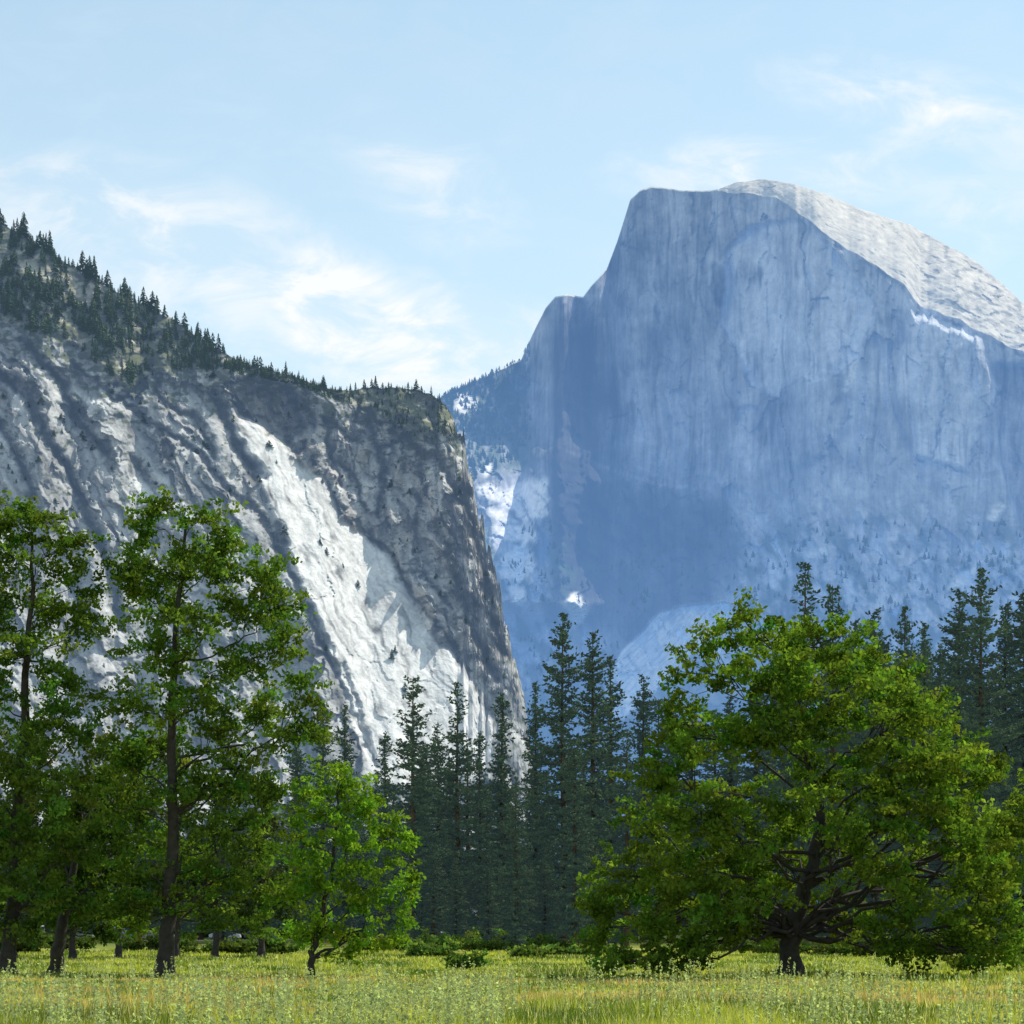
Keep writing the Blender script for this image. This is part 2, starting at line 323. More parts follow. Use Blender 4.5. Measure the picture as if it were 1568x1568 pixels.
vg=np.clip((fbm(X/16,Y/10,5,391)+.28*np.clip(cr,-1,1)*.4-.26+.35*ss(80,0,Y-interp(CT,X))*(1-apron)+.10*ss(650,760,X))*6,0,1)*(1-apron*.9)
vg=np.maximum(vg*.85,np.clip((gul-.3)*1.0,0,1)*np.clip(.2+1.6*fbm(X/14,Y/14,4,395),0,1)*(1-forest))
C=C*(1-vg[...,None])+np.array([.07,.085,.035])*vg[...,None]
tan=blur(inpoly([(-20,375),(40,395),(90,415),(150,440),(140,470),(80,440),(20,415),(-20,400)],JX,JY),5,5)
fc=np.stack([.12+.06*fbm(X/20,Y/20,4,401)]*3,-1)*np.array([1,1.02,.5])
bare=np.clip((fbm(X/22,Y/12,4,411)-.10)*4+tan*1.5,0,1)[...,None]
fc=np.clip(fc*(1-bare)+np.array([.40,.36,.27])*bare,.02,.6)
C=C*(1-forest[...,None])+fc*forest[...,None]
NB=12;jb=np.arange(1,NB+1)[:,None]
PYb=ps[None]+jb*20;Db=D[-1][None]+jb*25
DD=np.concatenate([D,Db]);PP=np.concatenate([Y,PYb]);XX=np.repeat(px[None],len(DD),0)
V=np.stack([(XX-W)*DD/F,DD,CAM+(H-PP)*DD/F],-1).reshape(-1,3)
CC=np.clip(np.concatenate([C,np.full((NB,nc,3),.15)]),.01,.8).reshape(-1,3)
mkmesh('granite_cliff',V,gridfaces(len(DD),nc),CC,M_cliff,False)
def samp(grid,qx,qy):
    gx,gs,GY,GD=grid
    j=np.clip(np.searchsorted(gx,qx),1,len(gx)-1)
    tq=np.clip((1440-qy)/(1440-gs[j]),0,1)*(GY.shape[0]-1)
    i=np.clip(np.round(tq).astype(int),0,GY.shape[0]-1)
    return GD[i,j]
cliff=(px,ps,Y,D)

# ------------------------------------------------------------ distant trees (merged mass)
def far_tree_template(seed,nb=44):
    r=np.random.default_rng(seed);V=[];Fc=[]
    for i in range(nb):
        z=.12+.86*(i/nb);rad=.20*(1-z)**.75*(.6+.6*r.random())+.012
        a=r.random()*6.28;da=.5+.3*r.random()
        for k in range(2):
            aa=a+k*3.14+r.normal()*.4;n=len(V)
            V+= [(0,0,z+.045),(rad*math.cos(aa-da*.6),rad*math.sin(aa-da*.6),z-.04-.03*r.random()),(rad*math.cos(aa+da*.6),rad*math.sin(aa+da*.6),z-.04-.03*r.random())]
            Fc.append((n,n+1,n+2))
    for k in range(3):
        a=k*2.1;n=len(V);V+=[(.012*math.cos(a),.012*math.sin(a),0),(.012*math.cos(a+2.1),.012*math.sin(a+2.1),0),(0,0,.98)];Fc.append((n,n+1,n+2))
    return np.array(V),np.array(Fc)
TT=[far_tree_template(i) for i in range(6)]
def merged_forest(name,pos,h,mat,base,parent=None,wid=1.):
    Vs=[];Fs=[];Cs=[];o=0
    for i in range(len(pos)):
        v,f=TT[rng.integers(6)];a=rng.random()*6.28;c,s_=math.cos(a),math.sin(a);w_=wid*(.7+.7*rng.random())
        q=np.stack([(v[:,0]*c-v[:,1]*s_)*w_,(v[:,0]*s_+v[:,1]*c)*w_,v[:,2]],1)*h[i]+pos[i]
        Vs.append(q);Fs.append(f+o);o+=len(v)
        cc=np.array(base)*(.6+.8*rng.random())*np.array([1+.3*rng.normal()*.5,1,1]);Cs.append(np.tile(np.clip(cc,.005,1),(len(v),1)))
    return mkmesh(name,np.concatenate(Vs),np.concatenate(Fs),np.concatenate(Cs),mat,False,parent)
def onsurf(grid,qx,qy):
    d=samp(grid,qx,qy);return np.stack([(qx-W)*d/F,d,CAM+(H-qy)*d/F],1)
n=1900;qx=rng.uniform(-210,700,n);a=np.interp(qx,px,ps);b=interp(CT,qx)
qy=a+2+(b-a)*rng.random(n)**.9
keep=(fbm(qx/45,qy/30,3,77)>-.22)&~((inpoly([(-20,375),(40,395),(90,415),(150,440),(140,470),(80,440),(20,415),(-20,400)],qx,qy)>0)&(rng.random(n)<.8))
qx=qx[keep];qy=qy[keep]
P=onsurf(cliff,qx,qy);hh=(28-18*ss(50,560,qx))*.45*(.5+.8*rng.random(len(qx)))
P[:,2]-=1
merged_forest('ridge_pine_forest',P,hh,M_pfar,(.060,.085,.040),wid=1.15)
n=150;qx=rng.uniform(-20,680,n);qy=np.interp(qx,px,ps)+1.5
P=onsurf(cliff,qx,qy);P[:,2]-=1
merged_forest('ridgeline_pines',P,(30-13*ss(50,520,qx))*.44*(.25+1.2*rng.random(n)**1.6),M_pfar,(.045,.065,.034),wid=1.3)
n=700;qx=rng.uniform(0,800,n);qy=rng.uniform(560,1100,n)
ok=(qy>interp(CT,qx)+5)&(np.interp(qx,px,ps)+10<qy)
ok&=(fbm(qx/40,qy/40,3,99)>.05)&~(inpoly([(400,700),(500,742),(600,852),(700,1000),(740,1100),(560,1100),(440,880)],qx,qy)>0)
qx,qy=qx[ok],qy[ok];P=onsurf(cliff,qx,qy);P[:,2]-=.5
merged_forest('cliff_ledge_pines',P,(2.+4*rng.random(len(qx))),M_pfar,(.055,.075,.034),wid=2.4)
ax=np.array([500,525,548,605,600,435,620,490.]);ay=np.array([850,870,900,1000,1010,820,1060,835.])
P=onsurf(cliff,ax,ay);P[:,2]-=.5
merged_forest('apron_pines',P,rng.uniform(4,9,len(ax)),M_pfar,(.04,.06,.03),wid=1.7)
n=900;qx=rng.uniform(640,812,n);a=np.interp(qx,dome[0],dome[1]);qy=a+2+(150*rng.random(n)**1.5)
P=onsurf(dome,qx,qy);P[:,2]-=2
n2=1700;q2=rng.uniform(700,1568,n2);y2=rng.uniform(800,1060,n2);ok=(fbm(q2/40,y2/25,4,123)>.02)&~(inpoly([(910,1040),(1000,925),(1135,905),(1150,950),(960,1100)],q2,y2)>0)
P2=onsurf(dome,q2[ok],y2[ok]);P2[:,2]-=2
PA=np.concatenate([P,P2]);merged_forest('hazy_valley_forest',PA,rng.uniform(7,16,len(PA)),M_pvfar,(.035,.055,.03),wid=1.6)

# ------------------------------------------------------------ ground
ys=np.concatenate([np.linspace(-200,20,12),np.linspace(24,420,200),np.linspace(450,6500,60)])
xs=np.concatenate([np.linspace(-4000,-160,30),np.linspace(-150,150,200),np.linspace(160,4000,30)])
GX,GY=np.meshgrid(xs,ys)
mkmesh('meadow_ground',np.stack([GX,GY,gz(GX,GY)],-1).reshape(-1,3),gridfaces(len(ys),len(xs)),None,None,True)
m,nt=newmat('meadow');N=nt.nodes;L=nt.links
out=N.new('ShaderNodeOutputMaterial');b=N.new('ShaderNodeBsdfDiffuse')
geo=N.new('ShaderNodeNewGeometry')
mp=N.new('ShaderNodeMapping');mp.inputs['Scale'].default_value=(.06,.13,.1);L.new(geo.outputs['Position'],mp.inputs[0])
n1=N.new('ShaderNodeTexNoise');n1.inputs['Scale'].default_value=1;n1.inputs['Detail'].default_value=6;n1.inputs['Roughness'].default_value=.7;L.new(mp.outputs[0],n1.inputs['Vector'])
cr_=N.new('ShaderNodeValToRGB');e=cr_.color_ramp.elements;e[0].position=.34;e[0].color=(.06,.095,.018,1);e[1].position=.66;e[1].color=(.36,.28,.13,1)
q=e.new(.44);q.color=(.15,.205,.035,1);q=e.new(.56);q.color=(.31,.32,.075,1)
L.new(n1.outputs['Fac'],cr_.inputs[0])
sp=N.new('ShaderNodeSeparateXYZ');L.new(geo.outputs['Position'],sp.inputs[0])
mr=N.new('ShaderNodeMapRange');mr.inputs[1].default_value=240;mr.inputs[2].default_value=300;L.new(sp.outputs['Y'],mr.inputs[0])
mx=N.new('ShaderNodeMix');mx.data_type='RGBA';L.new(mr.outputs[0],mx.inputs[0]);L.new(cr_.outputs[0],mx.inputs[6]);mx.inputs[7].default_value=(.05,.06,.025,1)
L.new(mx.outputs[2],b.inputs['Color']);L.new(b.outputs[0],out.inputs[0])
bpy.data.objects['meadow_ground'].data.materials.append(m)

rx=np.linspace(-90,15,60);RX,RY=np.meshgrid(rx,[334.,337.,341.])
mkmesh('road',np.stack([RX,RY,gz(RX,RY)+.05],-1).reshape(-1,3),gridfaces(3,60),None,simple_mat('asphalt',(.22,.215,.21),.9,noise=2))
def car(loc,colr):
    e=empty('parked_car',loc)
    pr=[(-2.2,.35),(-2.25,.8),(-1.9,.95),(-1.35,1.42),(.45,1.45),(1.15,.98),(2.1,.85),(2.25,.5),(2.2,.35)]
    V=[];Fq=[];n=len(pr)
    for yy in (-.85,-.7,.7,.85):
        for (x,z) in pr:
            zz=z if abs(yy)>.8 and z<1.2 or abs(yy)<.8 else z-.05
            V.append((x,yy*(.82 if z>1.2 else 1),zz))
    for k in range(3):
        for i in range(n):
            j=(i+1)%n;Fq.append((k*n+i,k*n+j,(k+1)*n+j,(k+1)*n+i))
    me=bpy.data.meshes.new('body');F2=Fq+[tuple(range(n))[::-1],tuple(range(3*n,4*n))]
    me.from_pydata(V,[],F2);me.materials.append(simple_mat('car_paint',colr,.3));o=bpy.data.objects.new('body',me);scene.collection.objects.link(o);o.parent=e
    g=simple_mat('car_glass',(.02,.025,.03),.1)
    for sy in (-1,1):
        w=[(-1.65,.86,.98),(-1.25,.72,1.36),(.38,.72,1.38),(.98,.86,.98)]
        me=bpy.data.meshes.new('side_window');me.from_pydata([(a,sy*(b_+.012),c) for a,b_,c in w],[],[(0,1,2,3)]);me.materials.append(g)
        o=bpy.data.objects.new('side_window',me);scene.collection.objects.link(o);o.parent=e
    for wx_ in (-1.35,1.4):
        for wy in (-.82,.82):
            bpy.ops.mesh.primitive_cylinder_add(vertices=18,radius=.33,depth=.2,location=(wx_,wy,.33),rotation=(math.pi/2,0,0))
            o=bpy.context.object;o.name='wheel';o.data.materials.append(g);o.parent=e
for cx,cl in ((-62,(.35,.36,.38)),(-56.5,(.05,.08,.2)),(-50.5,(.25,.25,.27)),(-41,(.5,.5,.5)),(-36,(.06,.07,.09))):
    car((cx,336,gz(cx,336)+.05),cl)

# ------------------------------------------------------------ broadleaf trees
def tube(path,rad,k=6):
    P=np.array(path,float);n=len(P);T=np.gradient(P,axis=0);T/=np.linalg.norm(T,axis=1)[:,None]+1e-9
    up=np.array([.31,.9,.17]);A=np.cross(T,up);A/=np.linalg.norm(A,axis=1)[:,None]+1e-9;B=np.cross(T,A)
    an=np.arange(k)/k*2*np.pi
    V=P[:,None]+np.array(rad)[:,None,None]*(A[:,None]*np.cos(an)[None,:,None]+B[:,None]*np.sin(an)[None,:,None])
    i=np.arange(n-1)[:,None]*k;j=np.arange(k)[None]
    f=np.stack([i+j,i+(j+1)%k,i+k+(j+1)%k,i+k+j],-1).reshape(-1,4)
    return V.reshape(-1,3),f
def curve(p0,p1,n,r,wob,lift=0):
    t=np.linspace(0,1,n)[:,None];p0=np.array(p0);p1=np.array(p1);L_=np.linalg.norm(p1-p0)
    c=(p0+p1)/2+np.array([0,0,lift*L_])
    P=(1-t)**2*p0+2*t*(1-t)*c+t*t*p1
    w=np.cumsum(r.normal(size=(n,3)),0)*wob*L_/n**.5;w-=w[0];w-=t*w[-1]
    return P+w
def leaves(centers,rads,counts,size,r,cols,flat=.7,axes=None):
    nt_=counts.sum();ci=np.repeat(np.arange(len(centers)),counts)
    g=r.normal(size=(nt_,3));g/=np.linalg.norm(g,axis=1)[:,None];g*=(r.random(nt_)**.6)[:,None];g[:,2]*=flat
    if axes is not None:
        g=g*.72+axes[ci]*((r.random(nt_)*2-1)*.95)[:,None]
    P=centers[ci]+g*rads[ci][:,None]
    a=r.normal(size=(nt_,3));a/=np.linalg.norm(a,axis=1)[:,None]
    b_=r.normal(size=(nt_,3));b_-=(a*b_).sum(1)[:,None]*a;b_/=np.linalg.norm(b_,axis=1)[:,None]
    s=(size*(.6+.8*r.random(nt_)))[:,None]
    V=np.stack([P-a*s*.6,P+b_*s*.36,P+a*s*.6,P-b_*s*.36],1).reshape(-1,3)
    Fq=np.arange(nt_*4).reshape(-1,4)
    c=cols[ci]*(.75+.5*r.random(nt_))[:,None]
    return V,Fq,np.repeat(c,4,0)
tot=0
def broadleaf(name,bpx,Yd,lobes,trunk,r0,leafsize=.24,dens=1.,base=(.075,.13,.018),seed=1,clr=(.55,.95),nl=110,inner=.25,flat=.7,limb=1.):
    global tot
    r=np.random.default_rng(seed);sc=Yd/F
    bx=(bpx-W)*sc;bz=float(gz(bx,Yd))
    e=empty(name,(bx,Yd,bz))
    def loc(px_,py_,dy=0):return np.array([(px_-bpx)*sc,dy,CAM+(H-py_)*sc-bz])
    TP=np.array([loc(*q) for q in trunk]);TP[0,2]=-.2
    m_=24;tq=np.linspace(0,len(TP)-1,m_);TPi=np.stack([np.interp(tq,np.arange(len(TP)),TP[:,k]) for k in range(3)],1)
    TPi[1:-1]+=r.normal(size=(m_-2,3))*.05
    tr=r0*(1-np.linspace(0,1,m_)*.85);tr[0]*=1.6;tr[1]*=1.25
    VB,FB=[],[];o=0
    def addt(p,rd,k=6):
        nonlocal o
        v,f=tube(p,rd,k);VB.append(v);FB.append(f+o);o+=len(v)
    addt(TPi,tr,10)
    CE=[];RA=[];AX=[]
    for lb in lobes:
        lx,ly,rx_,ry_=lb[:4];dy=lb[4] if len(lb)>4 else 0;cmul=lb[5] if len(lb)>5 else 1
        c=loc(lx,ly,dy);R=np.array([rx_*sc,(rx_*.9)*sc,ry_*sc])
        area=(R[0]*R[2])*3.2
        nn=max(4,int(area*dens*cmul*1.5))
        g=r.normal(size=(nn,3));g/=np.linalg.norm(g,axis=1)[:,None]
        q=c+g*R*((inner+(1-inner)*r.random(nn)**.45)*(1+.14*r.normal(size=nn)))[:,None]
        q[:,2]=np.maximum(q[:,2],.5)
        z0=max(TPi[int(m_*.18),2],min(TPi[-1,2],c[2]-abs(c[0])*.55-R[2]*.5))
        i0=int(np.argmin(np.abs(TPi[:,2]-z0)))
        lp=curve(TPi[i0],c,12,r,.14,.08);rr=limb*max(.05,min(tr[i0]*.6,.04+.02*np.linalg.norm(c-TPi[i0])))
        lp[:,2]=np.maximum(lp[:,2],np.linspace(lp[0,2],.5,12).clip(.5))
        addt(lp,np.linspace(rr,rr*.25,12),6)
        for k in range(nn):
            a=lp[min(11,max(3,int(5+7*r.random())))]
            if r.random()<.4: addt(curve(a,q[k],5,r,.12,.04),np.linspace(.045,.010,5)*(r0/.45+.2)*limb,3)
        od=g*np.array([1,1,.55])+r.normal(size=(nn,3))*.35;od[:,2]+=.15;od/=np.linalg.norm(od,axis=1)[:,None]
        CE.append(q);AX.append(od);RA.append((clr[0]+(clr[1]-clr[0])*r.random(nn)))
    CE=np.concatenate(CE);RA=np.concatenate(RA);AX=np.concatenate(AX)
    cnt=(nl*(RA/clr[1])**2*(.6+.8*r.random(len(RA)))).astype(int)+8
    cc=np.array(base)[None]*(1+.20*r.normal(size=(len(RA),1)));cc[:,0]*=1+.14*r.normal(size=len(RA))
    cc=np.clip(cc,.008,.4)
    v,f,c=leaves(CE,RA,cnt,leafsize,r,cc,flat,AX);tot+=len(f)
    mkmesh('foliage',v,f,c,M_leaf,False,e)
    mkmesh('trunk',np.concatenate(VB),np.concatenate(FB),None,M_bark,True,e)
oak=[(1130,965,60,42,-1),(1195,985,70,38,2),(1255,985,75,40,0),(1330,1020,75,45,1),(1085,1020,65,50,0),(1170,1050,80,55,-4),(1040,1110,58,55,0),(1110,1130,80,50,-4),(1250,1080,90,60,-4),(1360,1100,80,55,-3),(1420,1080,55,45,2),(1020,1190,60,48,-2),(985,1260,42,45,0),(1060,1250,70,45,-5),(1140,1210,60,35,3),(1440,1160,75,50,0),(1500,1180,50,45,0),(1420,1240,80,50,-4),(1500,1270,70,55,0),(1545,1330,50,60,1),(960,1340,55,60,0),(1030,1350,60,50,-4),(930,1420,48,50,0),(990,1440,50,42,-4),(1060,1440,50,40,-3),(1010,1400,55,45,3),(1480,1370,70,55,-3),(1400,1330,60,45,3),(1440,1440,55,34,-2),(1540,1440,55,40,0),(1340,1190,60,45,-5),(1220,1330,70,35,5),(1320,1290,70,40,5),(1120,1350,60,50,4),(1600,1250,50,70,2),(1130,1430,50,36,-2),(1310,1400,60,45,4),(1280,1180,70,50,0),(1200,1140,60,50,-5),(1120,1300,60,40,-5),(1300,1340,55,32,-5),(1390,1400,60,36,-5),(1080,1390,55,35,-6),(1460,1300,60,40,-5),(1200,1240,55,30,-6),(1500,1420,60,45,-4),(1330,1430,50,30,-4),(920,1465,40,22,-3),(1180,1400,60,40,5),(1260,1400,60,40,5),(1060,1320,60,40,3),(960,1470,50,20,-4),(1040,1475,50,16,-4),(1470,1470,60,20,-4),(1250,1250,60,40,4),(1180,1300,60,40,4),(1380,1460,50,20,-3),(1350,1250,60,40,-6),(1270,1290,50,26,-6),(1150,1370,50,26,-5),(1400,1180,60,40,-5)]
broadleaf('oak_tree',1208,113,oak,[(1208,1498),(1212,1430,.1),(1225,1385,.2),(1245,1330,.1),(1260,1260,0),(1240,1180,0),(1225,1080,0)],.55,.21,1.75,(.105,.165,.022),3,nl=100,clr=(.42,.85),limb=.6,flat=.6)
tall=[(250,775,50,26,0),(310,785,46,26,0),(215,805,36,28,0),(350,820,40,30,0),(235,870,60,38,0),(330,865,70,40,-1),(400,880,50,40,0),(250,925,75,35,2),(380,935,70,35,0),(290,960,60,35,-2),(205,900,36,30,0),(430,990,50,34,0),(350,1010,70,34,1),(240,1010,70,38,0),(470,1060,42,40,0),(400,1075,55,36,2),(300,1070,70,38,-1),(210,1080,55,38,0),(340,1130,70,38,0),(240,1150,70,42,2),(370,1190,55,36,0),(300,1210,70,38,0),(200,1230,60,42,0),(350,1270,60,38,0),(270,1290,65,38,2),(200,1320,50,40,0),(330,1340,66,36,0),(390,1370,44,34,0),(260,1380,60,30,0),(400,1290,40,34,1),(450,1130,40,32,0),(425,1220,36,30,0),(480,1120,30,30,0),(180,1150,40,40,2),(180,1390,44,30,1),(300,850,60,30,1),(200,860,36,30,1),(420,920,40,34,2),(330,1410,50,20,-1),(200,1420,50,20,2),(390,1420,36,20,0)]
broadleaf('black_oak_tree',254,115,tall,[(252,1495),(256,1420),(262,1350),(266,1250),(264,1150),(268,1000),(275,900),(285,800)],.42,.20,1.9,(.090,.148,.024),5,nl=85,clr=(.42,.88),limb=.55,inner=.1,flat=.55)
lm=[(50,790,60,34,0),(0,800,50,36,0),(95,830,50,36,0),(20,860,70,40,-1),(110,890,46,36,0),(60,930,70,38,1),(-20,930,60,45,0),(130,960,40,36,0),(40,1010,80,42,-2),(110,1050,50,38,0),(-20,1060,60,50,0),(60,1110,80,42,-1),(140,1130,38,34,0),(20,1190,80,46,-2),(110,1210,60,42,-2),(60,1280,80,42,-2),(-20,1290,70,52,0),(130,1300,48,36,0),(40,1360,70,36,-2),(-40,1400,60,40,0),(-80,1180,60,70,0),(110,1380,60,34,0),(50,1420,50,22,-1)]
broadleaf('black_oak_tree',14,113,lm,[(12,1500),(18,1400),(24,1280),(34,1150),(42,1020),(46,920),(50,820)],.38,.20,2.0,(.080,.132,.022),8,nl=85,clr=(.42,.88),limb=.55,inner=.1,flat=.55)
ln_=[(120,1240,50,45,2),(165,1290,50,45,3),(90,1330,55,45,2),(150,1370,50,38,2),(60,1400,40,30,3),(190,1200,36,36,3),(165,1180,40,40,4),(130,1420,50,20,2)]
broadleaf('leaning_oak_tree',82,118,ln_,[(82,1490),(92,1440),(100,1390),(120,1300),(150,1220)],.40,.25,1.3,(.05,.088,.016),9,nl=90,limb=.7)
sm=[(520,1185,42,30,0),(480,1215,36,30,0),(560,1230,42,34,0),(505,1250,50,34,-1),(600,1280,34,34,0),(465,1290,40,36,0),(545,1300,55,38,-1),(610,1340,32,34,0),(490,1350,50,36,-1),(560,1370,52,36,-1),(450,1370,32,34,0),(620,1400,30,28,0),(500,1420,44,30,0),(580,1430,44,28,0),(465,1430,30,24,0),(530,1460,34,20,0)]
broadleaf('maple_tree',476,112,sm,[(474,1500),(478,1460),(488,1420),(505,1350),(515,1260),(518,1200)],.20,.19,2.3,(.13,.225,.022),12,nl=85,clr=(.35,.75),inner=.1,limb=.7)
for i,(bx_,lb) in enumerate([(400,[(400,1200,36,36),(420,1260,40,36),(390,1320,46,40),(440,1350,36,36),(400,1400,50,36)]),(180,[(180,1150,50,50),(150,1230,50,50),(210,1250,50,50),(170,1330,60,50),(230,1385,50,40)]),(330,[(330,1230,50,40),(310,1310,50,40),(350,1380,50,40)]),(20,[(20,1150,60,60),(60,1250,60,60),(-20,1280,60,60),(40,1370,60,50)]),(110,[(110,1250,60,60),(90,1340,60,50),(140,1400,50,26)]),(270,[(270,1150,50,50),(260,1250,60,50),(280,1350,60,50)])]):
    broadleaf('valley_oak_tree',bx_,190,[l+(0,) for l in lb],[(bx_,1465),(bx_+2,1380),(bx_+4,1300),(bx_,1220)],.28,.34,.65,(.055,.078,.027),20+i,nl=70,clr=(.9,1.5),limb=.8)
shr=[(728,1478,128,34,26),(640,1440,230,50,18),(690,1438,240,60,18),(735,1434,236,60,16),(775,1432,250,60,20),(830,1436,240,60,16),(870,1446,210,44,14),(590,1448,230,50,16),(1390,1450,200,90,26),(1480,1452,200,80,22),(1560,1455,190,70,24),(1260,1455,210,90,18),(1130,1450,220,80,16),(765,1418,262,22,22),(300,1448,360,90,12),(160,1450,360,90,12),(40,1450,360,90,14),(440,1445,360,70,12),(240,1450,230,46,22),(100,1450,240,50,20),(330,1450,210,40,18),(415,1450,215,40,20),(10,1450,220,50,24),(660,1450,190,24,12),(810,1450,185,22,10)]
for i,(sx_,sy_,yd,rx_,ry_) in enumerate(shr):
    gpy=H+(CAM-float(gz((sx_-W)*yd/F,yd)))*F/yd
    lb=[(sx_+rng.uniform(-1,1)*rx_,gpy-ry_*rng.uniform(.2,1.0),rx_*rng.uniform(.25,.5),ry_*rng.uniform(.35,.65),0) for _ in range(9)]
    broadleaf('shrub',sx_,yd,lb,[(sx_,gpy),(sx_,gpy-ry_*.5),(sx_,gpy-ry_)],.05,.20 if yd<180 else .30,1.5,(.11,.17,.04) if 500<sx_<900 else (.065,.10,.024),40+i,nl=55,clr=(.3,.55) if yd<180 else (.5,.9),inner=0)

# ------------------------------------------------------------ conifers
def pine_mesh(seed,slim,sparse,low):
    r=np.random.default_rng(seed);Vn=[];Cn=[];VB=[];FB=[];o=0
    h=40.
    tp=np.array([[0,0,-.3],[.1,0,h*.3],[0,.1,h*.65],[0,0,h]])
    v,f=tube(tp+r.normal(size=(4,3))*.08,[.55,.42,.22,.03],8);VB.append(v);FB.append(f);o=len(v)
    z=h*low
    while z<h*.995:
        t_=(z-h*low)/(h*(1-low));rm=slim*h*(.125*(1-t_)**.62+.010)*(.9+.22*math.sin(z*1.3+seed)+.12*math.sin(z*.4+seed*2))
        if t_<.15: rm*=.55+3*t_
        for k in range(int(r.integers(4,8))):
            if r.random()<sparse: continue
            a=r.random()*6.283;L_=rm*(.40+.75*r.random());dr=-.30+.75*t_+.2*r.normal()
            dirv=np.array([math.cos(a),math.sin(a),dr*.8]);side=np.array([-math.sin(a),math.cos(a),0])
            p0=np.array([0,0,z]);
            if L_>1.6:
                pts=[p0,p0+dirv*L_*.5,p0+dirv*L_+np.array([0,0,L_*.08])]
                v,f=tube(pts,[.05,.035,.012],3);VB.append(v);FB.append(f+o);o+=len(v)
            ns=max(3,int(L_*6))
            q=np.linspace(.2,1,ns)+r.normal(size=ns)*.04
            c=p0+dirv*(L_*q)[:,None]+np.outer(q**2*L_*.12,[0,0,1])+side*(r.normal(size=ns)*.26*(1.15-q)*L_*.55)[:,None]+r.normal(size=(ns,3))*.14
            bc=.65+.7*r.random()
            for m__ in range(3):
                d1=dirv*.6+side*r.normal(size=(ns,1))*.8+r.normal(size=(ns,3))*.55;d1/=np.linalg.norm(d1,axis=1)[:,None]
                d2=np.cross(d1,r.normal(size=(ns,3)));d2/=np.linalg.norm(d2,axis=1)[:,None]
                s_=(.34*(.6+.8*r.random(ns)))[:,None]*(1.1-.35*t_)
                Vn.append(np.stack([c-d1*s_,c+d2*s_*.38,c+d1*s_,c-d2*s_*.38],1).reshape(-1,3))
                cc=np.array([.078,.112,.044])*bc*(.7+.6*r.random((ns,1)));Cn.append(np.repeat(cc,4,0))
        z+=h*.0120*(.6+.8*r.random())
    Vn=np.concatenate(Vn);Cn=np.concatenate(Cn)
    a=mkmesh('needles',Vn,np.arange(len(Vn)).reshape(-1,4),Cn,M_pine)
    b_=mkmesh('pine_trunk',np.concatenate(VB),np.concatenate(FB),None,M_pbark,True)
    ma,mb=a.data,b_.data;bpy.data.objects.remove(a);bpy.data.objects.remove(b_);return ma,mb,len(Vn)//4
PM=[pine_mesh(i,sl,sp_,lo) for i,(sl,sp_,lo) in enumerate([(1.0,.1,.08),(.85,.05,.05),(1.05,.25,.18),(.8,.12,.08),(1.2,.12,.05),(.95,.35,.25)])]
def pine(pxt,pyt,Yd,k,w_=1.,name='pine_tree',parent=None):
    x=(pxt-W)*Yd/F;g=float(gz(x,Yd));h=(CAM+(H-pyt)*Yd/F-g);sc=h/40.
    e=empty(name,(x,Yd,g));e.rotation_euler[2]=rng.random()*6.28;e.scale=(sc*w_,sc*w_,sc)
    if parent: e.parent=parent
    for md,nm in ((PM[k][0],'needles'),(PM[k][1],'trunk')):
        o_=bpy.data.objects.new(nm,md);scene.collection.objects.link(o_);o_.parent=e
main=[(633,1035,250,2,1.1),(700,1045,255,5,1.0),(768,1060,300,3,1.0),(862,940,260,4,.95),(908,968,285,0,1.0),(935,1005,300,1,1),(985,1035,310,0,.95),(820,1045,320,1,.9),(735,1120,270,3,1),(670,1110,280,0,1),(590,1120,290,3,1),(495,1075,300,2,1),(528,1080,310,1,.9),(455,1130,320,0,1),(1233,862,230,5,.95),(1275,895,235,2,.9),(1340,935,250,0,1),(1385,930,245,4,.8),(1415,955,260,1,1),(1468,905,230,0,1),(1502,872,225,4,.95),(1540,925,235,1,1.1),(1568,905,230,0,1.1),(1310,950,270,1,1),(1440,985,240,3,1),(960,1120,250,2,1),(880,1130,240,0,1),(790,1190,235,4,.9),(1600,880,230,4,1)]
for a in main: pine(*a[:3],k=a[3],w_=a[4]*1.05)
fo=empty('pine_forest')
for i in range(70):
    x_=-120+1850*(i+rng.random())/70;Yd=rng.uniform(300,400)
    base=1195 if x_<560 else 1170 if x_<1000 else 1090 if x_<1150 else 1010
    pine(x_,base+rng.uniform(-35,70),Yd,int(rng.integers(6)),1.35,'background_pine',fo)
for i in range(50):
    x_=-120+1850*(i+rng.random())/50;Yd=rng.uniform(345,400)
    pine(x_,rng.uniform(1230,1330),Yd,int(rng.choice([0,1,4])),1.9,'background_pine',fo)
for i in range(44):
    x_=rng.uniform(560,1000) if i<30 else rng.uniform(500,1650);Yd=rng.uniform(240,290)
    pine(x_,rng.uniform(1300,1400),Yd,int(rng.choice([0,1,4])),1.7,'young_pine',fo)

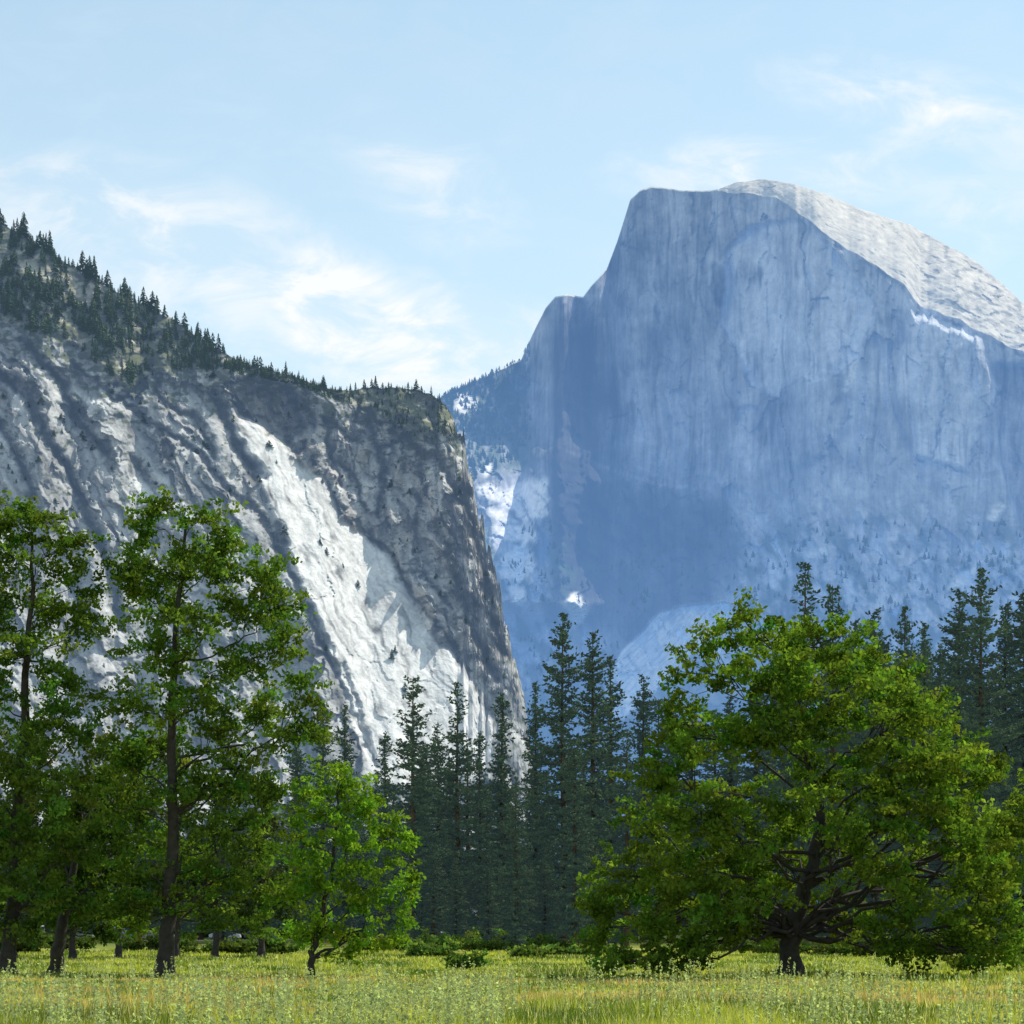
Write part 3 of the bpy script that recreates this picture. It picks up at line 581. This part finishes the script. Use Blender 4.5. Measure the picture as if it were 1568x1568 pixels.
# ------------------------------------------------------------ grass
n=300000
yy=40+(230-40)*rng.random(n)**1.7;xx=(rng.random(n)*2-1)*(yy*.235+2)
pat=fbm(xx*.16,yy*.10,4,501);pt2=fbm(xx*.5,yy*.3,3,511);pt3=fbm(xx*.12+3,yy*.07,3,513)
hgt=(.22+.24*rng.random(n)+.55*np.clip(pt2,-.4,1)+.45*np.clip(pt3,-.3,1))*(.6+.5*ss(90,45,yy));hgt=np.clip(hgt,.08,1.1)
red=fbm(xx*.06+9,yy*.12,3,521)
g0=np.array([.085,.135,.024]);g1=np.array([.34,.36,.07]);g2=np.array([.48,.33,.16])
mixv=np.clip(.50+pat*3.2+rng.normal(size=n)*.2,0,1)[:,None];col=g0*(1-mixv)+g1*mixv
m2=np.clip((red+.03)*5+rng.normal(size=n)*.25,0,1)[:,None]*.75*ss(50,66,yy)[:,None]*ss(125,100,yy)[:,None];col=col*(1-m2)+g2*m2
st=rng.random(n)<.16;col[st]=np.array([.48,.44,.26])
wb=.028*(.7+.6*rng.random(n))*(yy/55)**.9
an=rng.random(n)*6.28;dx=np.cos(an)*wb;dy=np.sin(an)*wb
le=rng.normal(size=(n,2))*.30*hgt[:,None];z0=gz(xx,yy)
V=np.stack([np.stack([xx-dx,yy-dy,z0-.02],1),np.stack([xx+dx,yy+dy,z0-.02],1),np.stack([xx+le[:,0],yy+le[:,1],z0+hgt],1)],1).reshape(-1,3)
mkmesh('meadow_grass',V,np.arange(3*n).reshape(-1,3),np.repeat(col,3,0),M_grass)
nw=4200;wy=42+50*rng.random(nw)**1.3;wx_=(rng.random(nw)*2-1)*(wy*.23+1)
keep=fbm(wx_*.22+4,wy*.12,3,531)>.06;wx_,wy=wx_[keep],wy[keep];nw=len(wx_)
k=10;zh=np.linspace(.15,1,k);hw_=.5+.95*rng.random(nw)
lx=rng.normal(size=(nw,2))*.14
CE=np.stack([wx_[:,None]+lx[:,:1]*zh*hw_[:,None],wy[:,None]+lx[:,1:]*zh*hw_[:,None],gz(wx_,wy)[:,None]+zh*hw_[:,None]],-1).reshape(-1,3)
cc=np.array([.30,.34,.19])*(.75+.5*rng.random((nw,1,1)))*np.ones((1,k,1));cc=cc.reshape(-1,3)
v,f,c=leaves(CE,np.full(len(CE),.05),np.full(len(CE),4),.06,rng,cc,1.6)
mkmesh('meadow_weeds',v,f,c,M_grass)
print('leaves',tot,'pines',[p[2] for p in PM])

# ------------------------------------------------------------ light, sky, camera
sd=Vector((.50,.30,.81)).normalized()
el=math.asin(sd.z);rot=math.atan2(sd.x,sd.y)
ld=bpy.data.lights.new('sun','SUN');ld.energy=5.0;ld.angle=math.radians(.5);ld.color=(1,.96,.88)
lo=bpy.data.objects.new('sun',ld);scene.collection.objects.link(lo);lo.rotation_euler=sd.to_track_quat('Z','Y').to_euler()
wd_=bpy.data.worlds.new('World');scene.world=wd_;wd_.use_nodes=True;nt=wd_.node_tree;N=nt.nodes;L=nt.links
bg=N['Background'];bg.inputs['Strength'].default_value=.15
sk=N.new('ShaderNodeTexSky');sk.sky_type='NISHITA';sk.sun_disc=False;sk.sun_elevation=el;sk.sun_rotation=rot;sk.air_density=1.0;sk.dust_density=1.0;sk.ozone_density=1.3;sk.altitude=1200
tc=N.new('ShaderNodeTexCoord');sp=N.new('ShaderNodeSeparateXYZ');L.new(tc.outputs['Generated'],sp.inputs[0])
def mth(op,a,b_=None,clamp=False):
    q=N.new('ShaderNodeMath');q.operation=op;q.use_clamp=clamp
    for i,v in enumerate((a,b_)):
        if v is None: continue
        if isinstance(v,(int,float)): q.inputs[i].default_value=v
        else: L.new(v,q.inputs[i])
    return q.outputs[0]
ay=mth('MAXIMUM',mth('ABSOLUTE',sp.outputs['Y']),.05)
A=mth('DIVIDE',sp.outputs['X'],ay);B=mth('DIVIDE',sp.outputs['Z'],ay)
cb=N.new('ShaderNodeCombineXYZ');L.new(A,cb.inputs[0]);L.new(B,cb.inputs[1])
msum=None
def P2(x,y):return ((x-W)/F,(H-y)/F)
for (x,y,rx_,ry_,ang,st) in [(220,350,380,120,-14,.85),(525,460,120,100,-35,1.2),(680,520,280,110,-10,1.2),(660,280,200,100,-40,.5),(1440,170,340,80,-12,.75),(1180,262,300,70,0,.9),(1500,330,130,90,20,.5),(450,520,360,110,-10,.5)]:
    mp=N.new('ShaderNodeMapping');mp.vector_type='TEXTURE';cx_,cy_=P2(x,y)
    mp.inputs['Location'].default_value=(cx_,cy_,0);mp.inputs['Rotation'].default_value=(0,0,math.radians(ang));mp.inputs['Scale'].default_value=(rx_/F,ry_/F,1)
    L.new(cb.outputs[0],mp.inputs[0]);gr=N.new('ShaderNodeTexGradient');gr.gradient_type='SPHERICAL';L.new(mp.outputs[0],gr.inputs[0])
    o_=mth('MULTIPLY',gr.outputs['Fac'],st);msum=o_ if msum is None else mth('ADD',msum,o_)
mp=N.new('ShaderNodeMapping');mp.inputs['Rotation'].default_value=(0,0,math.radians(16));mp.inputs['Scale'].default_value=(16,34,1);L.new(cb.outputs[0],mp.inputs[0])
nz=N.new('ShaderNodeTexNoise');nz.noise_dimensions='2D';nz.inputs['Scale'].default_value=1.3;nz.inputs['Detail'].default_value=5;nz.inputs['Roughness'].default_value=.6;nz.inputs['Distortion'].default_value=.35;L.new(mp.outputs[0],nz.inputs['Vector'])
ns_=N.new('ShaderNodeMapRange');ns_.interpolation_type='SMOOTHSTEP';ns_.inputs[1].default_value=.34;ns_.inputs[2].default_value=.76;L.new(nz.outputs['Fac'],ns_.inputs[0])
cl=mth('MULTIPLY',mth('MULTIPLY',mth('ADD',ns_.outputs[0],.14),mth('ADD',mth('MINIMUM',msum,1.0),.05)),1.4,True)
ve=N.new('ShaderNodeMapRange');ve.inputs[1].default_value=.10;ve.inputs[2].default_value=.42;ve.inputs[3].default_value=.70;ve.inputs[4].default_value=.26;L.new(sp.outputs['Z'],ve.inputs[0])
tn=N.new('ShaderNodeVectorMath');tn.operation='MULTIPLY';tn.inputs[1].default_value=(1.34,1.50,1.24);L.new(sk.outputs[0],tn.inputs[0])
mv=N.new('ShaderNodeMix');mv.data_type='RGBA';L.new(ve.outputs[0],mv.inputs[0]);L.new(tn.outputs[0],mv.inputs[6]);mv.inputs[7].default_value=(5.2,6.05,6.75,1)
mx=N.new('ShaderNodeMix');mx.data_type='RGBA';L.new(cl,mx.inputs[0]);L.new(mv.outputs[2],mx.inputs[6]);mx.inputs[7].default_value=(6.5,6.7,6.8,1)
L.new(mx.outputs[2],bg.inputs['Color'])
cd=bpy.data.cameras.new('camera');cam=bpy.data.objects.new('camera',cd);scene.collection.objects.link(cam);scene.camera=cam
cam.location=(0,0,CAM);cam.rotation_euler=(math.pi/2,0,0);cd.sensor_width=36;cd.lens=36*F/1568;cd.shift_y=(H-784)/1568;cd.clip_start=.5;cd.clip_end=30000
scene.view_settings.view_transform='Standard';scene.view_settings.look='None';scene.view_settings.exposure=0
